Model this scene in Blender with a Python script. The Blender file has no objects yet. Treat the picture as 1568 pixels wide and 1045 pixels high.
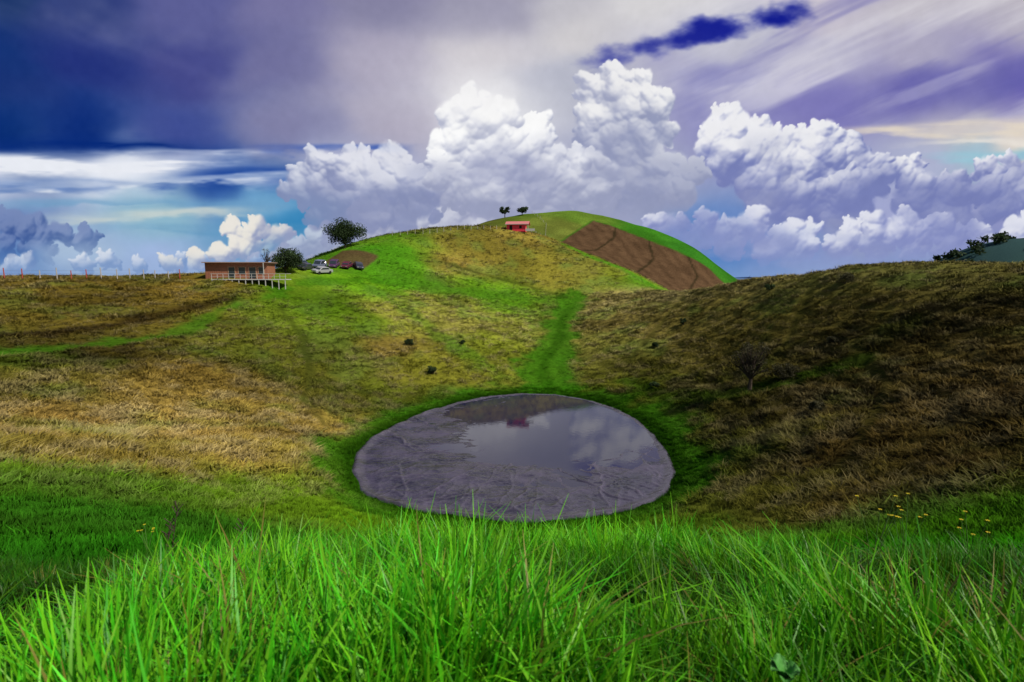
import bpy, bmesh, numpy as np, math, random
from mathutils import Vector, Matrix, Euler
rng=np.random.default_rng(7); random.seed(7)
SC=bpy.context.scene; COL=SC.collection
SC.view_settings.view_transform='Standard'; SC.view_settings.look='None'; SC.view_settings.exposure=0

# ------------------------------------------------------------------ helpers
def lin(c):
    c=np.asarray(c,float)/255.
    return np.where(c<=.04045,c/12.92,((c+.055)/1.055)**2.4)
def ss(a,b,x):
    t=np.clip((x-a)/(b-a),0,1); return t*t*(3-2*t)
def vnoise(x,y,seed=0):
    xi=np.floor(x).astype(np.int64); yi=np.floor(y).astype(np.int64)
    fx=x-xi; fy=y-yi; fx=fx*fx*(3-2*fx); fy=fy*fy*(3-2*fy)
    def hs(a,b):
        h=(a*374761393+b*668265263+seed*1442695041)&0xffffffff
        h=((h^(h>>13))*1274126177)&0xffffffff
        return ((h^(h>>16))&0xffffff)/float(0xffffff)
    a=hs(xi,yi);b=hs(xi+1,yi);c=hs(xi,yi+1);d=hs(xi+1,yi+1)
    return (a*(1-fx)+b*fx)*(1-fy)+(c*(1-fx)+d*fx)*fy
def fbm(x,y,o=4,seed=0,g=.5):
    s=0;a=1;n=0
    for i in range(o):
        s=s+a*vnoise(x*2**i+i*17.3,y*2**i-i*9.1,seed+i); n+=a; a*=g
    return s/n
def segdist(x,y,pl):
    d=np.full(np.shape(x),1e9)
    for (x0,y0),(x1,y1) in zip(pl[:-1],pl[1:]):
        dx,dy=x1-x0,y1-y0; t=np.clip(((x-x0)*dx+(y-y0)*dy)/(dx*dx+dy*dy),0,1)
        d=np.minimum(d,np.hypot(x-x0-t*dx,y-y0-t*dy))
    return d
def polysd(x,y,pl):
    ins=np.zeros(np.shape(x),bool); n=len(pl)
    for i in range(n):
        x0,y0=pl[i]; x1,y1=pl[(i+1)%n]
        if y0==y1: continue
        c=((y0>y)!=(y1>y))&(x<(x1-x0)*(y-y0)/(y1-y0)+x0); ins^=c
    d=segdist(x,y,list(pl)+[pl[0]])
    return np.where(ins,-d,d)

# ------------------------------------------------------------------ terrain heights (metres, camera eye = 0,0,0)
CP=[(-84.4,85,-.9),(-73.8,92,-.9),(-59.4,97,-.9),(-46.5,101,-.5),(-40.9,114,.7),(-58.5,58,-7.2),(-52.6,52,-8.1),(-58.7,70,-6.0),(-46.6,68,-8.1),(-43.8,85,-5.5),(-42,99,-2.6),(-65.4,88,-2.4),(-41.9,41,-9.6),(-35,34,-10.2),(-34.2,38,-11.5),(-30.2,43,-13),(-23.7,47,-14.4),(-33.8,68,-11.4),(-35.2,56,-11.6),(-25.8,70,-14.5),(-17.5,73,-17.1),(-27,90,-9.3),(-14.4,83,-14),(-10.8,100,-10.3),(-.4,84,-16.3),(6.3,79,-17.5),
(9.2,101,-13),(14.2,130,-6.8),(-3.9,128,-5),(-28.4,122,-1.7),(-15.4,145,3.4),(-31.3,135,4.9),(10.5,148,1.6),(-49.6,134,3.6),(-45,140,6.8),(-34.6,150,10.6),(-17.1,163,13.3),(-.9,172,14.3),(10.1,175,12.8),(14.2,172,10.4),(23.4,160,5.4),(33.4,150,.7),(42.5,136,-5),
(-16.8,16,-7.3),(-16.4,21,-9.5),(-14.4,28,-13.2),(-8.5,8,-4.7),(-3.3,3,-2.4),(0,1.7,-1.5),(8.5,8,-4.7),(3.3,3,-2.4),(-18.8,37,-13.7),(-22.7,27,-10),(-15.9,41.5,-15.7),
(15.8,15,-7.4),(15.3,22,-10.9),(13.8,28,-13.5),(22.9,22,-8.1),(21.9,32,-11.8),(18.3,41,-15.2),(32.7,32,-7.5),(30.9,46,-10.8),(24.2,55,-14.4),(45.2,45,-4.6),(41,62,-6.4),(32.8,76,-9.8),(16.9,74,-16.3),(31.4,92,-9.5),(21.7,102,-10.5),
(59.3,60,.7),(55.4,68,.9),(50.8,78,.9),(45.4,98,-1.3),(39.9,118,-4.2),(28.2,126,-5.7),
(28.1,235,27.8),(4.8,240,26.9),(16.6,238,27.5),(-15.9,235,21.5),(35.4,225,22.5),(14.5,190,12),(57,210,11.4),(60.8,225,18.6),(74.6,215,10.4),(41.1,185,4.3),(49.4,165,-4.4),(90,205,-4.4),
(0,-10,-.6),(0,0,-1.5),(0,6,-3.8),(0,12,-7.3),(0,20,-11.8),(0,30,-16.6),(45,140,-6.5),(74,73,-.8),(90,60,-3),(62,95,-2.5),(85,100,-7),(75,130,-9),(60,150,-10),(120,80,-10),(140,150,-18),(200,200,-25),(10,200,14),(-40,230,10),(-80,220,0),(-60,190,4),(30,300,5),(100,300,-25),(-50,300,-15),(150,250,-30),(-100,120,-2.5),(-60,130,-.5),(-130,160,-8),(-90,170,-3),(-150,90,-3),(-200,200,-20),(0,-20,0),(-25,-5,-1.2),(25,-5,-1.2),(-40,10,-2.5),(40,10,-2),(-90,50,0),(75,30,0),(-70,20,0),(60,10,.5),(0,-60,0),(80,-60,0),(-80,-60,0),(-200,0,-8),(200,0,-12),(-200,-150,-10),(200,-150,-10)]
POND=[(-14.3,44.5),(-15.5,49.6),(-15.3,54.3),(-14.1,58.4),(-11.3,64.6),(-7.7,70.1),(-3.3,73.9),(1.6,75.6),(6.5,75.2),(10.9,71.9),(13.7,67.2),(15.5,61.7),(15.9,55.9),(15.7,50.6),(14.6,44.5),(13.1,41),(11.2,38.7),(8.8,37.2),(5.6,36.1),(2.2,35.4),(-1.1,35.5),(-4.1,36.3),(-7.2,37.2),(-10,38.5),(-12.4,40.3)]
pts=list(CP)+[(x,y,-18.) for x,y in POND]
pc=np.mean(POND,0)
for k in (0,.5):
    for q in POND[::3]: pts.append((pc[0]+(q[0]-pc[0])*k,pc[1]+(q[1]-pc[1])*k,-18.3))
pts=np.array(pts,float); _,ix=np.unique(np.round(pts[:,:2],1),axis=0,return_index=True); pts=pts[ix]
def U(d2): return np.where(d2>0,d2*np.log(d2+1e-12),0)
nP=len(pts); XC=pts[:,:2]/50
K=U(((XC[:,None]-XC[None])**2).sum(-1))+np.eye(nP)*.003
Pm=np.c_[np.ones(nP),XC]; WT=np.linalg.solve(np.block([[K,Pm],[Pm.T,np.zeros((3,3))]]),np.r_[pts[:,2],0,0,0])
def tps(x,y):
    q=np.c_[x,y]/50; r=np.empty(len(q))
    for i in range(0,len(q),20000):
        z=q[i:i+20000]; r[i:i+20000]=U(((z[:,None]-XC[None])**2).sum(-1))@WT[:nP]+WT[nP]+z@WT[nP+1:]
    return r
def height(x,y):
    x=np.atleast_1d(np.asarray(x,float)).ravel(); y=np.atleast_1d(np.asarray(y,float)).ravel()
    d=np.hypot(x,y-90); k=np.minimum(1,330/np.maximum(d,1)); 
    z=tps(x*k,90+(y-90)*k)
    sx=np.where(x<590,160,330)
    gh=np.exp(-(((x-590)/sx)**2+((y-600)/170)**2))
    far=-85+(60*(fbm(x/900,y/900,4,3)-.45))*(1-gh)+126*gh+7*gh*(fbm(x/60,y/60,3,4)-.5)
    w=ss(190,430,d); z=z*(1-w)+far*w
    r=np.hypot(x,y)
    sd=polysd(x,y,POND); off=ss(1,6,sd)*(1-w)
    z=z+off*( (.55+.35*ss(18,30,x)*(1-ss(45,60,x)))*(fbm(x/6,y/6,3,11)-.5)*ss(10,30,r) + (.34+.2*ss(15,25,x)*(1-ss(40,55,x)))*(fbm(x/1.3,y/1.3,3,12)-.5)*ss(4,18,r)*(1-ss(120,200,r)) )
    z=z+off*.11*np.sin(z*5.2+5*fbm(x/9,y/9,2,13))*ss(28,45,r)*(1-ss(110,140,r))
    z=z-.6*(1-ss(-1.2,-.25,sd))
    return z
def hz(x,y): return float(height([x],[y])[0])
def normals(x,y):
    e=.7; a=(height(x+e,y)-height(x-e,y))/(2*e); b=(height(x,y+e)-height(x,y-e))/(2*e)
    n=np.stack([-a,-b,np.ones_like(a)],1); return n/np.linalg.norm(n,axis=1)[:,None]

# ------------------------------------------------------------------ ground colours by place
GS=[(-58,75,98,84,32),(-80,88,115,98,38),(-60,92,124,104,42),(-50,58,66,58,22),(-52,48,80,94,27),(-42,41,104,98,38),(-35,34,130,108,50),(-34,38,146,120,60),(-30,43,154,128,66),(-24,47,145,122,58),(-35,56,130,108,48),(-34,68,95,100,32),(-26,70,104,104,34),(-18,73,90,98,28),(-27,90,92,118,24),(-35,95,84,115,22),(-20,85,138,120,54),(-14,83,110,110,34),(-22,98,142,142,56),(-11,100,150,146,66),(-5,95,120,130,38),(-30,112,95,140,24),(-15,112,138,140,56),(-4,128,98,142,28),(-28,122,84,150,24),(-33,135,76,142,24),(-15,145,140,124,54),(-10,155,134,122,48),(-17,163,124,116,46),(0,165,138,122,52),(10,148,132,124,46),(20,150,124,122,50),(30,148,116,125,38),(-30,148,98,126,32),(36,143,94,142,32),
(16,95,126,124,54),(22,102,142,128,66),(31,92,124,112,54),(33,76,100,90,40),(28,126,148,136,76),(40,118,136,126,74),(45,98,124,114,64),(51,78,114,110,56),(55,68,108,104,52),(60,60,108,102,52),(41,62,98,88,42),(45,45,90,78,40),(31,46,92,78,40),(24,55,88,82,36),(33,32,90,72,38),(22,32,98,80,40),(23,22,98,80,42),(18,41,90,90,34),(16,24,108,92,44),(14,28,108,104,40),(17,74,92,94,30),  # right slope: dry brown grass, plus edge dimming kept in the colour
(0,8,50,150,10),(-8,8,40,104,15),(8,8,45,120,10),(0,20,62,150,15),(-14,16,50,106,20),(-14,28,88,122,22),(-19,37,142,120,56),(-16,42,128,116,46),(-23,27,122,106,44),(-17,21,72,108,20),(10,20,76,136,20),(14,16,62,112,15),(-10,33,90,132,18),(5,30,90,136,22),(0,-20,50,120,20),(-40,10,90,95,35),(40,10,70,75,30),
(5,238,95,120,40),(28,230,100,130,45),(20,215,110,120,50),(60,222,60,120,30),(74,212,50,110,30),(-15,232,95,100,42),(-90,150,80,105,35),(100,150,80,100,40),(-120,90,100,95,40),(110,60,80,80,38)]
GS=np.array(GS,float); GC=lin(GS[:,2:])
TRACK=[(-66,38),(-60,44),(-52.6,52),(-50.5,60),(-46.6,68),(-46.5,82),(-44,90),(-42,99),(-38.5,107),(-32.7,115),(-28,122)]
GULLY=[(6.3,77),(4.6,84),(6.4,92),(9.4,101),(11.0,113),(14.2,124),(16.5,131)]
DIAG=[(-31.8,112),(-21.8,104),(-12.4,93),(-6,87),(1,80)]
FLANK=[(-34,148),(-32,135),(-28,122),(-14,124),(-3.9,127),(6,129),(14,130)]
RIGHTL=[(17,76),(20,66),(26,58),(36,52)]
SHEEP1=[(50,84),(45,77),(40,71),(36,66),(29,61),(22,57)]; SHEEP2=[(40,114),(33,103),(25,93),(19,84)]; SHEEP3=[(38,56),(33,44),(26,36),(20,30)]
SHEEP4=[(-40,88),(-33,80),(-28,70),(-25,60),(-20,54)]; SHEEP5=[(-18,142),(-6,140),(4,137),(14,132)]
RIDGEG=[(18,172),(25,160),(35,150),(44,138)]
FIELD=[(35,226),(22,205),(14.5,186),(22,172),(33,160),(49.4,158),(60,165),(84,185),(78,203),(58,212),(45,220)]
DIRT=[(-47,125),(-36,122),(-34,133),(-45,138)]
GREEN=lin((60,120,18)); VG=lin((80,136,26))
def ground(x,y):
    x=np.asarray(x,float);y=np.asarray(y,float)
    wx=x+6*(fbm(x/9,y/9,3,21)-.5)*1.4; wy=y+6*(fbm(x/9,y/9,3,22)-.5)*1.4
    out=np.zeros((len(x),3))
    for i in range(0,len(x),40000):
        sl=slice(i,i+40000); d2=(wx[sl,None]-GS[None,:,0])**2+(wy[sl,None]-GS[None,:,1])**2
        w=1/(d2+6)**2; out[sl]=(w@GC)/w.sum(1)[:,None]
    n=fbm(x/3.2,y/3.2,4,31); n2=fbm(x/1.1,y/2.0,3,32); r=np.hypot(x,y)
    kg=(ss(.5,.75,fbm(x/5,y/5,4,33))*.45*(1-ss(180,230,r)))[:,None]
    out=out*(1-kg)+out.mean(1,keepdims=True)*np.array([.8,1.4,.25])*kg
    out=out*(.8+.4*ss(.3,.7,fbm(x/11,y/7,3,35)))[:,None]
    e=(n-.5)*5; 
    def mix(m,c):
        nonlocal out
        m=m[:,None]; out=out*(1-m)+np.asarray(c)*m
    sd=polysd(x,y,POND)
    mix((1-ss(2.2,5.4,sd+e*1.2))*.9,GREEN*.8)
    mix((1-ss(.5,1.9,sd+e*.3))*.8,GREEN*.32)
    mix((1-ss(.3,2.4,segdist(x,y,TRACK)+e*.9))*.65,GREEN*.8)
    gwd=3.3+1.6*np.exp(-((y-84)/6)**2)
    gd=segdist(x,y,GULLY)+e*1.3
    mix((1-ss(gwd-1.2,gwd+1.8,gd))*.88,GREEN*(.85))
    mix((1-ss(.3,1.5,segdist(x,y,GULLY)+e*.5))*.5,GREEN*.4)
    mix((1-ss(.4,3.0,segdist(x,y,DIAG)+e*.9))*.5,VG*.8)
    mix((1-ss(1.,7.5,segdist(x,y,FLANK)+e*2))*.68,VG*(.85+.3*(n2[:,None]-.5)))
    mix((1-ss(.5,2.5,segdist(x,y,RIGHTL)+e*.6))*.6,GREEN*.5)
    for pl in (SHEEP1,SHEEP2,SHEEP3,SHEEP4,SHEEP5): mix((1-ss(.15,1.2,segdist(x,y,pl)+e*.25))*.6,lin((40,46,16)))
    mix((1-ss(1,3.5,segdist(x,y,RIDGEG)+e*.6))*.8,VG)
    mix((1-ss(.5,2.6,segdist(x,y,[(-74,44),(-60,56),(-55,66),(-52,76),(-48,86)])+e*.3))*.8,lin((46,34,18)))  # cut bank above the track: brown earth with its shadow painted in
    fd=polysd(x,y,FIELD); mf=1-ss(-.5,.5,fd)
    fur=.9+.10*np.sin((x*.83+y*.3+5*np.sin(y*.05))*1.5+3*n)+(n2-.5)*.35+(n-.5)*.6
    mix(mf,0); out=out+mf[:,None]*fur[:,None]*lin((94,72,52))
    for ln in ([(24,176),(33,196),(41,210),(44,222)],[(38,164),(46,182),(54,198),(56,214)],[(55,163),(63,180),(69,192),(70,207)]):
        mix((1-ss(.2,.7,segdist(x,y,ln)+e*.1))*mf*.8,lin((48,42,26)))
    mix((1-ss(0,.8,np.abs(fd)))*.8*(1-ss(230,260,r)),lin((52,105,22)))
    mix((1-ss(-.5,.5,polysd(x,y,DIRT)+e*.2))*.9,lin((92,68,50)))
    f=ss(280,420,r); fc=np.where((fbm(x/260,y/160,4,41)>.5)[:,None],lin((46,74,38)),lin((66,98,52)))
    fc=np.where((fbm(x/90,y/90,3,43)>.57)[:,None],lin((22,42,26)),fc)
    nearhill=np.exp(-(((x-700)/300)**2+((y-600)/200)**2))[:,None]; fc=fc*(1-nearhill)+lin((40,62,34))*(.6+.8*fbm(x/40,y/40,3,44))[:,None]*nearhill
    haze=(1-np.exp(-r/3500))[:,None]
    fc=fc*(1-haze)+lin((92,122,165))*haze  # aerial haze painted into the far ground colour by distance
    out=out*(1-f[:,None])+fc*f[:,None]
    return np.clip(out,0,1)

def mesh_grid(name,V,nu,nv,cols=None,smooth=True):
    i=np.arange(nu-1)[:,None]*nv+np.arange(nv-1)[None]; i=i.ravel()
    F=np.stack([i,i+1,i+nv+1,i+nv],1)
    return mesh_np(name,V,F,cols,smooth)
def mesh_np(name,V,F,cols=None,smooth=True,attr="Col"):
    me=bpy.data.meshes.new(name); V=np.asarray(V,np.float32); F=np.asarray(F,np.int32)
    me.vertices.add(len(V)); me.vertices.foreach_set("co",V.ravel())
    k=F.shape[1]; me.loops.add(F.size); me.loops.foreach_set("vertex_index",F.ravel())
    me.polygons.add(len(F)); me.polygons.foreach_set("loop_start",np.arange(0,F.size,k,dtype=np.int32))
    me.polygons.foreach_set("loop_total",np.full(len(F),k,np.int32))
    me.polygons.foreach_set("use_smooth",np.full(len(F),smooth,bool))
    me.update(calc_edges=True)
    if cols is not None:
        a=me.attributes.new(attr,'FLOAT_COLOR','POINT'); c=np.ones((len(V),4),np.float32); c[:,:cols.shape[1]]=cols; a.data.foreach_set("color",c.ravel())
    return me
def add(name,me,mat=None,parent=None):
    ob=bpy.data.objects.new(name,me); COL.objects.link(ob)
    if mat is not None: me.materials.append(mat)
    if parent: ob.parent=parent
    return ob
class MB:
    def __init__(s,name):
        s.m=bpy.data.materials.new(name); s.m.use_nodes=True; s.t=s.m.node_tree; s.n=s.t.nodes; s.p=s.n["Principled BSDF"]; s.out=s.n["Material Output"]
    def N(s,t,**k):
        n=s.n.new(t)
        for a,b in k.items(): setattr(n,a,b)
        return n
    def L(s,a,b): s.t.links.new(a,b)
def simple(name,col,rough=.7,metal=0,nscale=8,namt=.25,bump=0,spec=.3):
    b=MB(name); b.p.inputs["Roughness"].default_value=rough; b.p.inputs["Metallic"].default_value=metal; b.p.inputs["Specular IOR Level"].default_value=spec
    tc=b.N("ShaderNodeTexCoord"); no=b.N("ShaderNodeTexNoise"); no.inputs["Scale"].default_value=nscale; no.inputs["Detail"].default_value=5
    b.L(tc.outputs["Object"],no.inputs["Vector"])
    r=b.N("ShaderNodeMapRange"); r.inputs["To Min"].default_value=1-namt; r.inputs["To Max"].default_value=1+namt; b.L(no.outputs["Fac"],r.inputs["Value"])
    m=b.N("ShaderNodeVectorMath",operation='SCALE'); m.inputs[0].default_value=col[:3]; b.L(r.outputs[0],m.inputs["Scale"]); b.L(m.outputs[0],b.p.inputs["Base Color"])
    if bump:
        bp=b.N("ShaderNodeBump"); bp.inputs["Strength"].default_value=bump; bp.inputs["Distance"].default_value=.05; b.L(no.outputs["Fac"],bp.inputs["Height"]); b.L(bp.outputs[0],b.p.inputs["Normal"])
    return b.m

# ------------------------------------------------------------------ terrain sheet
TH=np.concatenate([np.radians(np.linspace(-180,-62,60)[:-1]),np.radians(np.linspace(-62,62,760)),np.radians(np.linspace(62,180,60)[1:])])
RR=np.concatenate([[.02],np.geomspace(.5,30,170),np.geomspace(30,300,420)[1:],np.geomspace(300,11500,90)[1:]])
rr,tt=np.meshgrid(RR,TH,indexing='ij'); x=(rr*np.sin(tt)).ravel(); y=(rr*np.cos(tt)).ravel()
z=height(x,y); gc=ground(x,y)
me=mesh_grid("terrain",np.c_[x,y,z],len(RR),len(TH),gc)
b=MB("hillside_turf"); df=b.N("ShaderNodeBsdfDiffuse"); b.L(df.outputs[0],b.out.inputs[0])
at=b.N("ShaderNodeAttribute",attribute_name="Col"); g=b.N("ShaderNodeNewGeometry")
n1=b.N("ShaderNodeTexNoise"); n1.inputs["Scale"].default_value=1.6; n1.inputs["Detail"].default_value=6; n1.inputs["Roughness"].default_value=.7; b.L(g.outputs["Position"],n1.inputs["Vector"])
mr=b.N("ShaderNodeMapRange"); mr.inputs["From Min"].default_value=.3; mr.inputs["From Max"].default_value=.7; mr.inputs["To Min"].default_value=.55; mr.inputs["To Max"].default_value=1.2; b.L(n1.outputs["Fac"],mr.inputs["Value"])
sc=b.N("ShaderNodeVectorMath",operation='SCALE'); b.L(at.outputs["Color"],sc.inputs[0]); b.L(mr.outputs[0],sc.inputs["Scale"]); b.L(sc.outputs[0],df.inputs["Color"])
bp=b.N("ShaderNodeBump"); bp.inputs["Strength"].default_value=.6; bp.inputs["Distance"].default_value=.25; b.L(n1.outputs["Fac"],bp.inputs["Height"]); b.L(bp.outputs[0],df.inputs["Normal"])
add("terrain",me,b.m)

# ------------------------------------------------------------------ pond liner + water
gx,gy=np.meshgrid(np.arange(-18,18.5,.10),np.arange(33,78,.10),indexing='ij')
sd=polysd(gx.ravel(),gy.ravel(),POND).reshape(gx.shape)
wx=gx+3*(fbm(gx/6,gy/6,3,51)-.5)+.5*(fbm(gx/1.2,gy/1.2,2,61)-.5); wy=gy+3*(fbm(gx/6,gy/6,3,52)-.5)+.5*(fbm(gx/1.2,gy/1.2,2,62)-.5)
lw=fbm(gx/6,gy/3.2,4,53)-.5
e=np.hypot((gx-5.2)/11.8,(gy-61.0)/14.8)
base=-18.05+.22*np.clip(e-.93,-.5,.7)+.30*lw*ss(.5,1.,e)
def fold(x0,y0,ang,ln,h,w,cv):
    ca,sa=math.cos(ang),math.sin(ang); u=(wx-x0)*ca+(wy-y0)*sa; v=-(wx-x0)*sa+(wy-y0)*ca+cv*u*u
    return h*np.exp(-np.abs(v/w)**1.3)*ss(0,1.5,u)*(1-ss(ln*.5,ln,u))
R_=np.random.default_rng(12); wr=np.zeros(gx.shape)
for k in range(120):
    j=R_.integers(0,len(POND)); px_,py_=POND[j]; qx,qy=POND[(j+1)%len(POND)]; t_=R_.random(); sx_,sy_=px_+(qx-px_)*t_,py_+(qy-py_)*t_
    ang=math.atan2(58+R_.normal(0,8)-sy_,2+R_.normal(0,7)-sx_); wr+=fold(sx_,sy_,ang,R_.uniform(3,14),R_.uniform(.02,.08)*(1.5 if k%6==0 else 1),R_.uniform(.06,.14),R_.normal(0,.02))
for k in range(130):
    wr+=fold(R_.uniform(-14,12),R_.uniform(36,62),R_.uniform(-.6,.6)+(0 if k%3 else 1.3),R_.uniform(2,8),R_.uniform(.015,.06),R_.uniform(.05,.12),R_.normal(0,.03))
zl=base+np.minimum(wr,.14)*ss(.45,1.0,e)+.05*(fbm(gx/.9,gy/.6,3,56)-.5)+.15*(1-ss(0,1.0,-sd))+.05*(1-ss(0,1,-sd))*(fbm(gx/1.2,gy/1.2,3,57)-.5)*2
zl=np.where(sd>0,zl-.5*np.clip(sd,0,2),zl)
nu,nv=gx.shape; i=(np.arange(nu-1)[:,None]*nv+np.arange(nv-1)[None]).ravel(); F=np.stack([i,i+nv,i+nv+1,i+1],1)
edge=.25+.6*(fbm(gx/1.5,gy/1.5,3,58)-.35)
keep=((sd-edge).ravel()[F].max(1)<0); F=F[keep]
us=np.unique(F); mp=np.full(nu*nv,-1); mp[us]=np.arange(len(us)); V=np.c_[gx.ravel(),gy.ravel(),zl.ravel()][us]
crease=np.clip(wr/.12,0,1).ravel()[us]; rim=(1-ss(.2,1.1,-sd)).ravel()[us]
pm=mesh_np("pond_liner",V,mp[F],np.c_[crease,rim,rim*0])
b=MB("plastic_liner"); b.p.inputs["Specular IOR Level"].default_value=.55
tc=b.N("ShaderNodeNewGeometry"); no=b.N("ShaderNodeTexNoise"); no.inputs["Scale"].default_value=.35; no.inputs["Detail"].default_value=7; no.inputs["Roughness"].default_value=.65; b.L(tc.outputs["Position"],no.inputs["Vector"])
cr=b.N("ShaderNodeValToRGB"); cr.color_ramp.elements[0].position=.36; cr.color_ramp.elements[0].color=(*lin((26,24,38)),1); cr.color_ramp.elements[1].position=.70; cr.color_ramp.elements[1].color=(*lin((84,77,98)),1)
b.L(no.outputs["Fac"],cr.inputs[0])
at=b.N("ShaderNodeAttribute",attribute_name="Col"); sp=b.N("ShaderNodeSeparateColor"); b.L(at.outputs["Color"],sp.inputs[0])
m1=b.N("ShaderNodeMath",operation='MULTIPLY'); m1.inputs[1].default_value=.22; b.L(sp.outputs[0],m1.inputs[0]); mc=b.N("ShaderNodeMixRGB"); b.L(m1.outputs[0],mc.inputs[0]); b.L(cr.outputs[0],mc.inputs[1]); mc.inputs[2].default_value=(*lin((140,132,148)),1)  # fold crests mixed lighter: highlights on the wrinkles painted into base colour
m2=b.N("ShaderNodeMath",operation='MULTIPLY'); m2.inputs[1].default_value=.2; b.L(sp.outputs[1],m2.inputs[0]); mc2=b.N("ShaderNodeMixRGB"); b.L(m2.outputs[0],mc2.inputs[0]); b.L(mc.outputs[0],mc2.inputs[1]); mc2.inputs[2].default_value=(*lin((112,106,108)),1); b.L(mc2.outputs[0],b.p.inputs["Base Color"])
rg=b.N("ShaderNodeMapRange"); rg.inputs["From Min"].default_value=.35; rg.inputs["From Max"].default_value=.65; rg.inputs["To Min"].default_value=.13; rg.inputs["To Max"].default_value=.36; b.L(no.outputs["Fac"],rg.inputs["Value"]); b.L(rg.outputs[0],b.p.inputs["Roughness"])
n3=b.N("ShaderNodeTexNoise"); n3.inputs["Scale"].default_value=1.1; n3.inputs["Detail"].default_value=6; n3.inputs["Distortion"].default_value=2.2; b.L(tc.outputs["Position"],n3.inputs["Vector"])
bp=b.N("ShaderNodeBump"); bp.inputs["Strength"].default_value=.7; bp.inputs["Distance"].default_value=.09; b.L(n3.outputs["Fac"],bp.inputs["Height"]); b.L(bp.outputs[0],b.p.inputs["Normal"])
add("pond_liner",pm,b.m)
wpts=[(pc[0]+(p[0]-pc[0])*.985,pc[1]+(p[1]-pc[1])*.985) for p in POND]
bm=bmesh.new(); bm.faces.new([bm.verts.new((p[0],p[1],-18.0)) for p in wpts][::-1]); wm=bpy.data.meshes.new("pond_water"); bmesh.ops.recalc_face_normals(bm,faces=bm.faces); bm.to_mesh(wm); bm.free()
b=MB("still_water"); b.p.inputs["Base Color"].default_value=(.02,.019,.055,1); b.p.inputs["Roughness"].default_value=.025; b.p.inputs["IOR"].default_value=1.37
tc=b.N("ShaderNodeNewGeometry"); no=b.N("ShaderNodeTexNoise"); no.inputs["Scale"].default_value=2.2; no.inputs["Detail"].default_value=4; b.L(tc.outputs["Position"],no.inputs["Vector"])
bp=b.N("ShaderNodeBump"); bp.inputs["Strength"].default_value=.05; bp.inputs["Distance"].default_value=.05; b.L(no.outputs["Fac"],bp.inputs["Height"]); b.L(bp.outputs[0],b.p.inputs["Normal"])
add("pond_water",wm,b.m)

# ------------------------------------------------------------------ grass
def tuft(name,col,n,L,w,seg,spread,lean,mat,seed):
    r=np.random.default_rng(seed); V=[];F=[];Cc=[]
    for k in range(n):
        a=r.uniform(0,6.283); d=r.uniform(0,1)**.6*spread; bx,by=math.cos(a)*d,math.sin(a)*d
        la=a+r.normal(0,.9); ln=L*r.uniform(.5,1.05); le=lean*r.uniform(.2,1.5); tw=la+math.pi/2+r.normal(0,.5); ww=w*r.uniform(.6,1.2)
        sh=r.uniform(.65,1.35); base=len(V)
        for j in range(seg+1):
            u=j/seg; hx=ln*le*u*u; px=bx+math.cos(la)*hx; py=by+math.sin(la)*hx; pz=ln*(u-.35*min(le,1.4)*u*u)-.04
            hw=ww*.5*(1-u**1.8)+.0006
            V.append((px-math.cos(tw)*hw,py-math.sin(tw)*hw,pz)); V.append((px+math.cos(tw)*hw,py+math.sin(tw)*hw,pz)); Cc+=[(u,sh,0)]*2
        for j in range(seg):
            q=base+2*j; F.append((q,q+1,q+3,q+2))
    me=mesh_np(name,np.array(V),np.array(F),np.array(Cc),True,"bl")
    me.materials.append(mat); ob=bpy.data.objects.new(name,me); col.objects.link(ob)
def blade_mat(name,root,tipmul,trans,rough,power=1.):
    b=MB(name)
    t=b.N("ShaderNodeAttribute",attribute_name="tint",attribute_type='INSTANCER'); v=b.N("ShaderNodeAttribute",attribute_name="bl"); sp=b.N("ShaderNodeSeparateColor"); b.L(v.outputs["Color"],sp.inputs[0])
    pw=b.N("ShaderNodeMath",operation='POWER'); pw.inputs[1].default_value=power; b.L(sp.outputs[0],pw.inputs[0])
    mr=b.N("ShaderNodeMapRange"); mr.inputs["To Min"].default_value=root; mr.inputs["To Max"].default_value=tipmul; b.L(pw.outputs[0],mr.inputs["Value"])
    mu=b.N("ShaderNodeMath",operation='MULTIPLY'); b.L(mr.outputs[0],mu.inputs[0]); b.L(sp.outputs[1],mu.inputs[1])
    sc=b.N("ShaderNodeVectorMath",operation='SCALE'); b.L(t.outputs["Color"],sc.inputs[0]); b.L(mu.outputs[0],sc.inputs["Scale"])
    if trans>0:
        b.p.inputs["Roughness"].default_value=rough; b.p.inputs["Specular IOR Level"].default_value=.3; b.L(sc.outputs[0],b.p.inputs["Base Color"])
        tr=b.N("ShaderNodeBsdfTranslucent"); b.L(sc.outputs[0],tr.inputs[0]); mx=b.N("ShaderNodeMixShader"); mx.inputs[0].default_value=trans
        b.L(b.p.outputs[0],mx.inputs[1]); b.L(tr.outputs[0],mx.inputs[2]); b.L(mx.outputs[0],b.out.inputs[0])
    else:
        df=b.N("ShaderNodeBsdfDiffuse"); b.L(sc.outputs[0],df.inputs[0]); na=b.N("ShaderNodeAttribute",attribute_name="nrm",attribute_type='INSTANCER'); g=b.N("ShaderNodeNewGeometry")
        mv=b.N("ShaderNodeMix",data_type='VECTOR'); mv.inputs[0].default_value=.78; b.L(g.outputs["Normal"],mv.inputs[4]); b.L(na.outputs["Vector"],mv.inputs[5]); nn=b.N("ShaderNodeVectorMath",operation='NORMALIZE'); b.L(mv.outputs[1],nn.inputs[0]); b.L(nn.outputs[0],df.inputs["Normal"]); b.L(df.outputs[0],b.out.inputs[0])
    return b.m
def collection(nm): return bpy.data.collections.new(nm)
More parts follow.
